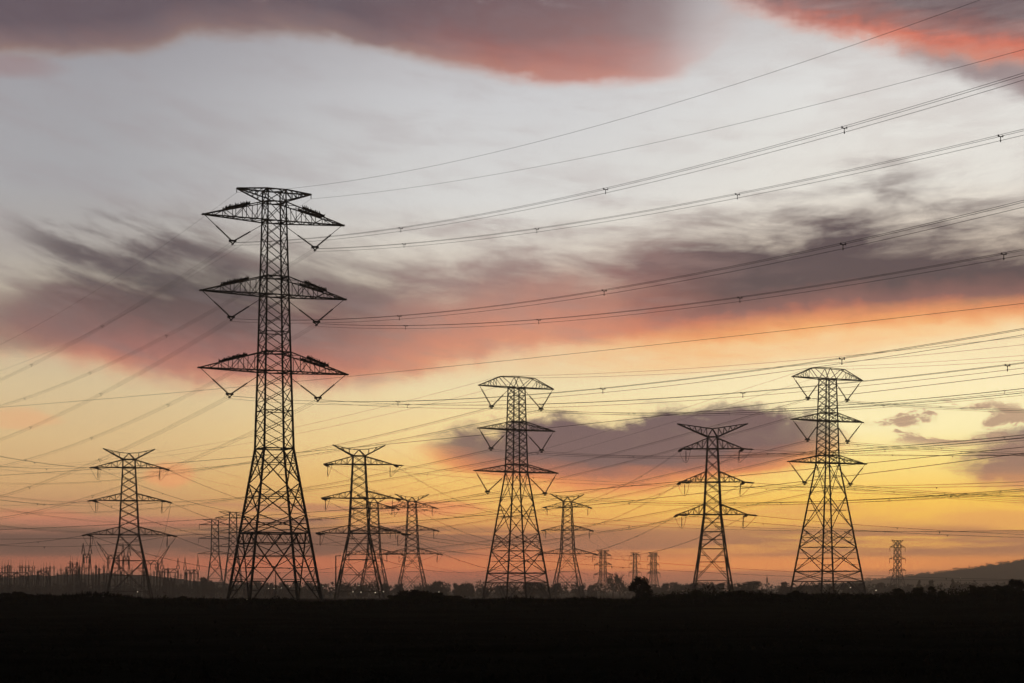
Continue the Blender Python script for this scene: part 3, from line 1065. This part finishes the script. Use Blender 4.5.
def lattice_column(mb, X, Y, H, b0, b1, w):
    zs = np.linspace(0, H, max(4, int(H / 2.2)))
    f = lambda z: b0 + (b1 - b0) * z / H
    cs = lambda z: [np.array((X + i * f(z), Y + j * f(z), z)) for i, j in ((-1, -1), (1, -1), (1, 1), (-1, 1))]
    for i in range(4): mb.bar(cs(0)[i], cs(H)[i], w)
    for n, (z0, z1) in enumerate(zip(zs[:-1], zs[1:])):
        A, B = cs(z0), cs(z1)
        for i in range(4): mb.bar(A[i], B[(i + 1) % 4] if n % 2 else B[(i - 1) % 4], w * 0.6)


def substation_mast(px_, top, Y, stout, label, group):
    X, Y = spot(px_, Y)
    H = CAM_Z + (588 - top) * Y / 2000
    root = thing('lightning_mast', label, 'mast', (X, Y, 0), rnd.uniform(0, 0.6), group)
    seat(root, H)
    mb = MB()
    lattice_column(mb, 0, 0, H * 0.86, stout, stout * 0.7, 0.16)
    mb.build('mast_body', 'steel', root)
    mb = MB()
    mb.bar((0, 0, H * 0.84), (0, 0, H), 0.14, w2=0.06)
    mb.build('spike', 'steel', root)
    mb = MB()
    for d in (-1.1, 1.1): mb.bar((0, 0, H * 0.80), (d, 0, H * 0.82), 0.14)
    mb.build('bracket', 'steel', root)


EXTRA = tuple((x, (560.0 if x < 100 else 563.5) + ((i * 37) % 13) * (.75 if x < 100 else .9), 930 + (i * 53) % 160, .22 + .04 * (i % 4)) for i, x in enumerate((11, 14.5, 17, 31, 41, 43.5, 54, 57.5, 64, 67.5, 75, 81.5, 86, 88.5, 93, 106.5, 110, 115, 121, 132, 135.5, 139, 147.5, 150.5, 154, 164.5, 168, 171, 175, 181, 186.5, 190, 194, 201)))
G_M = 'substation masts in the haze at the left edge'
for px_, top, Y, st in ((2, 561, 820, .3), (5, 560, 900, .3), (8.3, 559.5, 800, .55), (20, 559.5, 880, .3), (22.3, 560, 900, .3), (25.6, 560, 860, .3), (28.7, 560, 900, .3),
                        (33.5, 560.5, 820, .6), (38, 566, 840, .4), (46.5, 562, 950, .35), (50, 561, 930, .35), (61, 563.5, 950, .5), (70.3, 555, 860, .3),
                        (72.5, 557, 900, .3), (77, 556, 840, .4), (79.5, 560, 900, .3), (96, 560, 950, .35), (99, 563, 900, .35), (104, 560, 930, .4), (144, 566, 900, .4), (157, 561, 930, .4), (160, 566, 900, .35)) + EXTRA:
    substation_mast(px_, top, Y, st, 'slim lattice mast among many in the hazy substation at the left edge', G_M)


def gantry(p0, p1, top, beam, Y, label, lean=0, spikes=True):
    X0, X1 = spot(p0, Y)[0], spot(p1, Y)[0]
    H, Z = (CAM_Z + (588 - v) * Y / 2000 for v in (top, beam))
    root = thing('substation_gantry', label, 'gantry', ((X0 + X1) / 2, Y, 0), 0.0, 'portal gantries of the hazy substation')
    seat(root, Z)
    w = (X1 - X0) / 2
    for s in (-1, 1):
        mb = MB()
        for d in (-1.3, 1.3):
            mb.bar((s * w + d * 0.7, d, 0), (s * w, 0, Z), 0.3)
        for z in np.linspace(0.15, 0.85, 6):
            mb.bar((s * w + 0.91 * (1 - z), 1.3 * (1 - z), Z * z), (s * w - 0.91 * (1 - z), -1.3 * (1 - z), Z * z), 0.16)
        mb.build('column', 'steel', root)
        if spikes:
            mb = MB()
            for i, j in ((-1, -1), (1, -1), (1, 1), (-1, 1)):
                mb.bar((s * w + i * .7, j * .7, Z), (s * w, 0, H), 0.16)
            for t in (0.3, 0.6):
                q = .7 * (1 - t)
                mb.bar((s * w - q, -q, Z + (H - Z) * t), (s * w + q, q, Z + (H - Z) * t), 0.12)
            mb.build('peak', 'steel', root)
    mb = MB()
    n = max(4, int(2 * w / 2))
    for k in range(n):
        xa, xb = -w + 2 * w * k / n, -w + 2 * w * (k + 1) / n
        for y in (-.6, .6):
            mb.bar((xa, y, Z), (xb, y, Z), 0.2)
            mb.bar((xa, y, Z - 1.3), (xb, y, Z - 1.3), 0.2)
            mb.bar((xa, y, Z if k % 2 else Z - 1.3), (xb, y, Z - 1.3 if k % 2 else Z), 0.14)
        mb.bar((xa, -.6, Z), (xb, .6, Z), 0.12)
    mb.build('beam', 'steel', root)
    for k in range(3):
        x = -w + 2 * w * (k + 0.5) / 3
        mb = MB()
        insulator(mb, (x, 0, Z - 1.3), (x, 0, Z - 3.6), 0.2, 8, 0.05, 0.95)
        mb.build('insulator_string', 'porcelain', root)
    if lean:
        mb = MB()
        for y in (-.5, .5):
            mb.bar((lean * w, y, Z), (lean * (w + 5), y * .3, Z + 5.2), 0.15)
            mb.bar((lean * w, y, Z - 2.2), (lean * (w + 5), y * .3, Z + 5.2), 0.13)
        for k in range(1, 5):
            t = k / 5
            mb.bar((lean * (w + 5 * t), 0, Z + 5.2 * t), (lean * (w + 5 * (t + .1)), 0, Z - 2.2 + 7.4 * (t + .1)), 0.14)
        mb.build('outrigger', 'steel', root)
    return root


gantry(83.2, 90.2, 544.5, 554, 860, 'narrow gantry with two tall pointed peaks, left of the leftmost horned pylon')
gantry(108, 119, 552, 555, 880, 'gantry with a slanting outrigger, seen between the legs of the leftmost horned pylon', -1, False)
gantry(123, 129, 545, 556, 900, 'pointed gantry framed inside the legs of the leftmost horned pylon')
gantry(143, 158, 556, 560.5, 860, 'gantry with an outrigger just right of the leftmost horned pylon', 1, False)
gantry(0, 28, 566, 572.5, 840, 'long low gantry beam at the very left edge of the view', 0, False)
gantry(37.5, 49, 562, 571, 870, 'low gantry beam between the left edge masts', 0, False)
gantry(66, 79, 562, 567, 890, 'low gantry just left of the narrow gantry with two peaks', 0, False)
gantry(162, 178, 560, 569, 950, 'low gantry right of the leftmost horned pylon, nearest the hazy trees', 0, True)
gantry(185, 198, 560, 570, 980, 'low gantry between the leftmost horned pylon and the hazy twin pylons', 0, True)
P5 = 'slack line dropping into the hazy substation'
for k, (a_, b_, za, sg) in enumerate(((h1, 114, 555, 2), (h1, 126, 556, 2), (h1, 151, 560.5, 2))):
    nm, s = (('lower', -1), ('lower', 1), ('middle', 1))[k]
    Q = np.array((*spot(b_, 870), CAM_Z + (588 - za) * 870 / 2000))
    line(f'slack line into the substation from the {nm} {SIDE[s]} arm of the leftmost horned pylon', [hang(B1[nm, s, 'away'], Q, 5)], 0.04, 1, group='slack lines into the substation', name='overhead_wire')

# ================================================================== vegetation


def leaf_cloud(mb, c, r, n, size, rg):
    c = np.asarray(c, float)
    for k in range(n):
        d = np.array([rg.gauss(0, 1) for _ in range(3)])
        d /= np.linalg.norm(d) + 1e-9
        p = c + d * np.asarray(r) * rg.random() ** 0.45
        a = np.array([rg.gauss(0, 1) for _ in range(3)])
        a /= np.linalg.norm(a) + 1e-9
        b = np.cross(a, d)
        b /= np.linalg.norm(b) + 1e-9
        s = size * rg.uniform(.5, 1.2)
        mb.quad(p - a * s, p - b * s * .55, p + a * s, p + b * s * .55)


def tree_proto(name, kind, seed):
    """unit-height tree: tapered trunk, limbs, and clumps of leaves"""
    rg = random.Random(seed)
    root = bpy.data.objects.new(name, None)
    C.objects.link(root)
    tk, cr = MB(), MB()
    H0 = {'round': .12, 'tall': .12, 'bare': .25, 'bush': .08}[kind]
    tk.tube([(0, 0, -.03), (rg.uniform(-.02, .02), 0, H0), (rg.uniform(-.04, .04), 0, .72)], .03, 6, [.038, .028, .01])
    ncl = {'round': 24, 'tall': 18, 'bare': 18, 'bush': 30}[kind]
    for k in range(ncl):
        th = k * 2.39996 + rg.uniform(-.3, .3)
        if kind == 'tall':
            h = rg.uniform(.3, .93)
            rad = .20 * (1.1 - h) + rg.uniform(0, .07)
            rr = (.10, .10, .11)
        elif kind == 'bush':
            h = rg.uniform(.06, .86)
            rad = .42 * math.sqrt(max(0.02, 1 - ((h - .4) / .58) ** 2)) * rg.uniform(.35, 1)
            rr = (.19, .19, .15)
        else:
            h = rg.uniform(.3 if kind == 'bare' else .12, .9)
            rad = .42 * math.sqrt(max(0.02, 1 - ((h - .48) / .52) ** 2)) * rg.uniform(.35, 1)
            rr = (.17, .17, .13)
        c = np.array((rad * math.cos(th), rad * math.sin(th), h))
        b0 = np.array((0, 0, max(H0 * .6, h - .26)))
        tk.tube([b0, (b0 + c) / 2 + (0, 0, -.015), c], .01, 4, [.014, .009, .003])
        if kind == 'bare':
            for _ in range(5):
                e = c + np.array((rg.gauss(0, .07), rg.gauss(0, .07), rg.uniform(0, .09)))
                tk.tube([(b0 + c * 2) / 3, e], .004, 3, [.006, .002])
        leaf_cloud(cr, c, rr, {'bare': 34, 'bush': 190}.get(kind, 120), {'bush': .04}.get(kind, .045), rg)
    tk.build('trunk', 'bark', root)
    cr.build('crown', 'leaf', root)
    return root


protos = {}
for kind in ('round', 'tall', 'bare', 'bush'):
    for k in range(3): protos[kind, k] = tree_proto({'bush': 'shrub'}.get(kind, 'tree'), kind, 40 + k * 7 + len(kind))
used = set()


def plant(kind, px_, top, base_z, Y, width, label, cat, group=None, wide=1.0):
    k = (kind, rnd.randrange(3))
    src = protos[k]
    o = src if k not in used else copy_tree(src)
    used.add(k)
    X, Y = spot(px_, Y)
    base_z += plain(Y)
    H = CAM_Z + (588 - top) * Y / 2000 - base_z
    o.location = (X, Y, base_z)
    wd = width * Y / 2000 / {'round': .95, 'tall': .45, 'bare': .95, 'bush': 1.1}[kind]
    o.scale = (wd, wd, H)
    o.rotation_euler = (0, 0, rnd.uniform(0, 6.28))
    for key in ('label', 'category', 'group'):
        if key in o: del o[key]
    return tag(o, label, cat, group)


# trees one can tell apart in the hazy far line
G_T = 'hazy trees of the far line'
plant('bare', 613, 572.5, 0, 1250, 19, 'thin-crowned hazy tree directly behind a small far pylon', 'tree')
plant('bare', 620, 574, 0, 1300, 14, 'open-crowned hazy tree just right of a small far pylon, left of the round bush', 'tree')
plant('round', 436, 579.5, 0, 1100, 17, 'hazy round-crowned tree right of the pylon behind the thicket', 'tree')
for px_, w_ in ((457, 9), (464, 10), (471, 9)):
    plant('round', px_, 580.5 + rnd.uniform(0, 1.2), 0, 1120, w_, 'hazy square-topped tree in a row of three, left of the middle pylon', 'tree', 'row of hazy trees left of the middle pylon')
plant('round', 530, 580, 0, 1100, 17, 'hazy tree seen through the legs of the middle wide-based pylon', 'tree')
plant('round', 541, 583, 0, 1150, 13, 'low hazy tree between the middle pylon and the small horned pylon', 'tree')
plant('tall', 557, 583, 0, 1150, 10, 'hazy tree between the legs of the small horned pylon', 'tree')
plant('round', 752, 581, 0, 1050, 30, 'broad domed hazy tree left of the thin mast', 'tree')
plant('tall', 784, 580.5, 0, 1080, 9, 'upright hazy tree right of the thin mast', 'tree')
plant('round', 690, 581, 0, 1300, 18, 'hazy tree behind the left leg of the trussed-horn pylon', 'tree')
plant('round', 676, 580, 0, 1350, 14, 'hazy tree between the round bush and the trussed-horn pylon', 'tree')
for px_, top, w_ in ((166, 577, 10), (172, 576, 8), (197, 579, 10), (204, 577, 11), (211, 578, 10)):
    plant('round', px_, top, 0, 1250, w_, 'hazy tree beyond the substation, left of the hazy twin pylons', 'tree', 'hazy trees beyond the substation')
for px_, top, w_ in ((246, 580, 12), (258, 579.5, 11), (270, 580.5, 13), (284, 580, 12), (297, 581, 12), (310, 580.5, 13), (322, 582, 12), (345, 582.5, 14), (362, 583, 12), (385, 583, 13), (398, 582.5, 11)):
    plant('round', px_, top, 0, 1250 + rnd.uniform(-60, 60), w_, 'hazy tree in the even far row behind the tallest pylon and the lamps', 'tree', G_T)
for px_, top, w_ in ((485, 585, 11), (500, 584, 13), (580, 584, 13), (592, 583.5, 12), (665, 583, 12), (705, 583.5, 12), (720, 583, 13), (733, 584, 12), (800, 583.5, 12), (815, 583, 14), (832, 583.5, 12), (846, 583, 13), (862, 583.5, 12), (880, 582.5, 13)):
    plant('round', px_, top, 0, 1250 + rnd.uniform(-60, 60), w_, 'hazy tree in the low far row right of the middle pylon', 'tree', 'low hazy trees on the right half')
for px_, top in ((919, 580), (931, 578.5), (953, 579), (985, 583)):
    plant('tall', px_, top, 0, 1150, 6, 'slim hazy tree at the foot of the right hill', 'tree', 'slim hazy trees below the right hill')

# the tree-covered crest of the right hill, one mass
mb = MB()
rg = random.Random(5)
for k in range(230):
    x = rg.uniform(858, 1150)
    X = (x - 512) / 2000 * 4200
    z = CAM_Z + (588 - float(np.interp(x, *HR))) * 4200 / 2000
    big = 1.0 + 1.0 * (math.sin(x * .31) * math.sin(x * .113 + 1) > .35)
    leaf_cloud(mb, (X, 4200 + rg.uniform(-25, 25), z - .5 + 1.4 * big), (3.2, 3.2, 2.2 * big), 26, 1.1, rg)
tag(mb.build('far_woods', 'leaf'), kind='stuff')
mb = MB()
for k in range(420):
    x = rg.uniform(-120, 1150)
    Y = rg.uniform(1330, 1500)
    top = 582.6 + 1.4 * math.sin(x * .05) + 0.8 * math.sin(x * .23) + rg.uniform(-1, 1.2)
    h = CAM_Z + (588 - top) * Y / 2000
    g = plain(Y)
    leaf_cloud(mb, (spot(x, Y)[0], Y, g + (h - g) * .5), (4.5, 4.5, (h - g) * .52), 60, 1.1, rg)
tag(mb.build('far_woods', 'leaf'), kind='stuff')

# near dark bushes along the edge of the field
plant('bush', 640.5, 574.8, 0.3, 235, 26, 'round dark bush standing alone on the edge of the field', 'bush')
for px_, top, w_ in ((397, 594, 24), (410, 588.8, 30), (424, 589.8, 30), (438, 591.5, 28), (452, 595, 26)):
    plant('bush', px_, top, 0.3, 205, w_, 'low dark shrub of the thicket at the foot of the small horned pylon', 'bush', 'shrubs of the dark thicket')
for px_, top, w_ in ((6, 592, 20), (18, 590.5, 18), (29, 593.5, 16)):
    plant('bush', px_, top, 0.8, 195, w_, 'dark shrub at the left edge of the field, below the substation masts', 'bush', 'dark shrubs at the left edge')
plant('bush', 183, 595.5, 0.5, 200, 22, 'low dark shrub between the leftmost horned pylon and the tallest pylon', 'bush')
plant('bush', 740, 589.5, 1.0, 205, 20, 'low dark shrub at the right foot of the trussed-horn pylon', 'bush')
plant('bush', 796, 590, 1.0, 205, 18, 'low dark shrub at the left foot of the right wide-based pylon', 'bush')
plant('bush', 697, 589.5, 1.0, 205, 16, 'low dark shrub at the left foot of the trussed-horn pylon', 'bush')
plant('bush', 1017, 578.6, 1.2, 210, 24, 'tallest dark bush at the right edge of the field', 'bush')
plant('bush', 898, 587.8, 1.2, 215, 16, 'dark shrub below the small lone pylon', 'bush')
for px_, top, w_ in ((919, 586.5, 15), (932, 585.8, 10), (942, 590, 9), (973, 584.5, 11), (979, 586, 12), (988, 584.8, 14), (998, 584.5, 14), (1007, 584.5, 16)):
    plant('bush', px_, top, 1.2, 210, w_, 'small dark bush in the hedge row under the right hill', 'bush', 'small bushes under the right hill')
for k in protos:
    if k not in used:
        for ch in list(protos[k].children): bpy.data.objects.remove(ch)
        bpy.data.objects.remove(protos[k])

# rough grass over the field, and its ragged edge against the haze
mb = MB()
rg = random.Random(9)
for k in range(17000):
    if k < 9000:
        Y = rg.gauss(188, 9)
        hgt = rg.uniform(.15, .5)
    else:
        Y = 45 + 130 * rg.random() ** 1.6
        hgt = rg.uniform(.05, .18)
    X = rg.uniform(-.31, .31) * Y
    z = gz(X, Y) - .03
    cl = .5 + .5 * math.sin(X * 1.3 + 3 * math.sin(Y * .21)) * math.sin(Y * .5 + X * .4)
    hgt *= .4 + 1.0 * cl
    for b in range(3):
        a, w = rg.uniform(0, 6.28), rg.uniform(.02, .05)
        lx, ly = rg.gauss(0, .12), rg.gauss(0, .12)
        n = len(mb.v)
        mb.v += [(X + math.cos(a) * w, Y + math.sin(a) * w, z), (X - math.cos(a) * w, Y - math.sin(a) * w, z), (X + lx, Y + ly, z + hgt)]
        mb.f.append((n, n + 1, n + 2))
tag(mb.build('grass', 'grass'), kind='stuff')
mb = MB()
for k in range(1500):
    Y = rg.gauss(196, 7)
    X = rg.uniform(-.30, .30) * Y
    cl = math.sin(X * .37 + 1.3) * math.sin(X * .11) + .5 * math.sin(X * 1.1)
    s = rg.uniform(.08, .26) * (1 + 1.3 * max(0, cl)) * (1 + .5 * (X > 12))
    leaf_cloud(mb, (X, Y, gz(X, Y) + s * .5), (s * 2.0, s * 1.6, s), 24, .11, rg)
tag(mb.build('scrub', 'leaf'), kind='stuff')

# ================================================================== lamps and thin masts


def lamp(px_, y, Y, label, group=None, size=.3):
    X, Y = spot(px_, Y)
    z = CAM_Z + (588 - y) * Y / 2000
    g0 = gz(X, Y)
    root = thing('street_lamp', label, 'street lamp', (X, Y, g0), 0, group)
    h = max(z - g0, .5)
    size *= .72
    mb = MB()
    mb.tube([(0, .15, -.2), (0, .15, h + .1)], .09, 6, [.1, .06])
    mb.bar((0, .2, h + .12), (0, -.3, h + .16), .1)
    mb.build('pole', 'concrete', root)
    mb = MB()
    ico = [(math.cos(t) * math.cos(p) * size, math.sin(t) * math.cos(p) * size, h - .12 + math.sin(p) * size * .7) for p in (-1.2, -.6, 0, .6, 1.2) for t in np.linspace(0, 2 * math.pi, 9)[:-1]]
    mb.v = ico
    for j in range(4):
        for i in range(8): mb.f.append((j * 8 + i, j * 8 + (i + 1) % 8, j * 8 + 8 + (i + 1) % 8, j * 8 + 8 + i))
    mb.f += [tuple(reversed(range(8))), tuple(range(32, 40))]
    mb.build('bulb', 'bulb', root)


for px_, y in ((268.5, 588), (274, 588.2), (281.3, 587.6), (289.6, 585.9), (300.5, 586.5), (309, 586.3), (323, 586), (330.3, 585.6), (337.5, 585.6), (359, 585), (353, 591.2), (361, 591.5), (383.5, 591)):
    lamp(px_, y, 640 if y < 590 else 420, 'one of the small lit lamps strung along behind the tallest pylon and its right neighbour', 'small lamps along the far road', .2 if y < 590 else .15)
lamp(375.2, 592, 420, 'brightest of the lamps, under the right leg of the horned pylon next to the tallest', None, .2)
lamp(439, 591.4, 420, 'lit lamp low down just right of the small horned pylon behind the thicket', None, .17)
lamp(247, 598.5, 300, 'lit lamp low between the left legs of the tallest pylon', None, .10)
lamp(165.5, 595.5, 230, 'single lit lamp on the field edge right of the leftmost horned pylon', None, .09)
lamp(137.5, 591.3, 500, 'faint lamp between the feet of the leftmost horned pylon', None, .2)
lamp(850.3, 587.2, 640, 'lit lamp beneath the right half of the right wide-based pylon', None, .26)
lamp(876, 589.8, 460, 'bright lamp just right of the foot of the right wide-based pylon', None, .22)
lamp(819.5, 582, 800, 'faint lamp seen through the legs of the right wide-based pylon', None, .28)
lamp(960.6, 577.7, 760, 'lit lamp on a tall pole below the right hill', None, .26)


def thin_mast(px_, top, Y, label, head):
    X, Y = spot(px_, Y)
    H = CAM_Z + (588 - top) * Y / 2000
    root = thing('light_mast', label, 'mast', (X, Y, gz(X, Y)), 0)
    mb = MB()
    mb.tube([(0, 0, -.2), (0, 0, H * .5), (0, 0, H)], .2, 8, [.26, .2, .13])
    mb.build('pole', 'steel', root)
    mb = MB()
    if head == 'arm':
        mb.bar((-.1, 0, H), (1.3, 0, H + .1), .16)
        mb.bar((.8, 0, H + .05), (1.5, 0, H + .1), .42, .2)
        mb.build('lamp_head', 'steel', root)
    else:
        for k in range(3):
            t = 2.1 * k
            mb.bar((math.cos(t) * .3, math.sin(t) * .3, H - 2.6), (math.cos(t) * .3, math.sin(t) * .3, H - .4), .3, .2)
        mb.bar((0, 0, H), (0, 0, H + 1.6), .08)
        mb.build('antenna', 'steel', root)


thin_mast(335.8, 552.2, 560, 'tall street light mast with a hooked head left of the horned pylon beside the tallest', 'arm')
thin_mast(275.6, 569, 600, 'thin hazy mast seen between the legs of the tallest pylon', 'arm')
thin_mast(767, 571, 900, 'thin hazy antenna mast between the trussed-horn pylon and the right wide-based pylon', 'antenna')
thin_mast(931.5, 576, 800, 'thin hazy pole below the right hill, left of the lit lamp', 'arm')

# ================================================================== haze, one even box of air round everything but the sky
hz = bpy.data.materials.new('dusk haze')
hz.use_nodes = True
t = hz.node_tree
t.nodes.clear()
pv = t.nodes.new('ShaderNodeVolumePrincipled')
pv.inputs['Color'].default_value = (0.80, 0.74, 0.70, 1)
pv.inputs['Density'].default_value = SIGMA
pv.inputs['Anisotropy'].default_value = 0.6
to = t.nodes.new('ShaderNodeOutputMaterial')
t.links.new(pv.outputs[0], to.inputs['Volume'])
mb = MB()
x0, x1, y0, y1, z0, z1 = -3000, 3000, -400, 5300, -8.5, 112
mb.v = [(x0, y0, z0), (x1, y0, z0), (x1, y1, z0), (x0, y1, z0), (x0, y0, z1), (x1, y0, z1), (x1, y1, z1), (x0, y1, z1)]
mb.f = [(0, 3, 2, 1), (4, 5, 6, 7), (0, 1, 5, 4), (1, 2, 6, 5), (2, 3, 7, 6), (3, 0, 4, 7)]
me = bpy.data.meshes.new('haze')
me.from_pydata(mb.v, [], mb.f)
me.materials.append(hz)
ho = bpy.data.objects.new('haze', me)
C.objects.link(ho)
ho.display_type = 'WIRE'
tag(ho, kind='stuff')
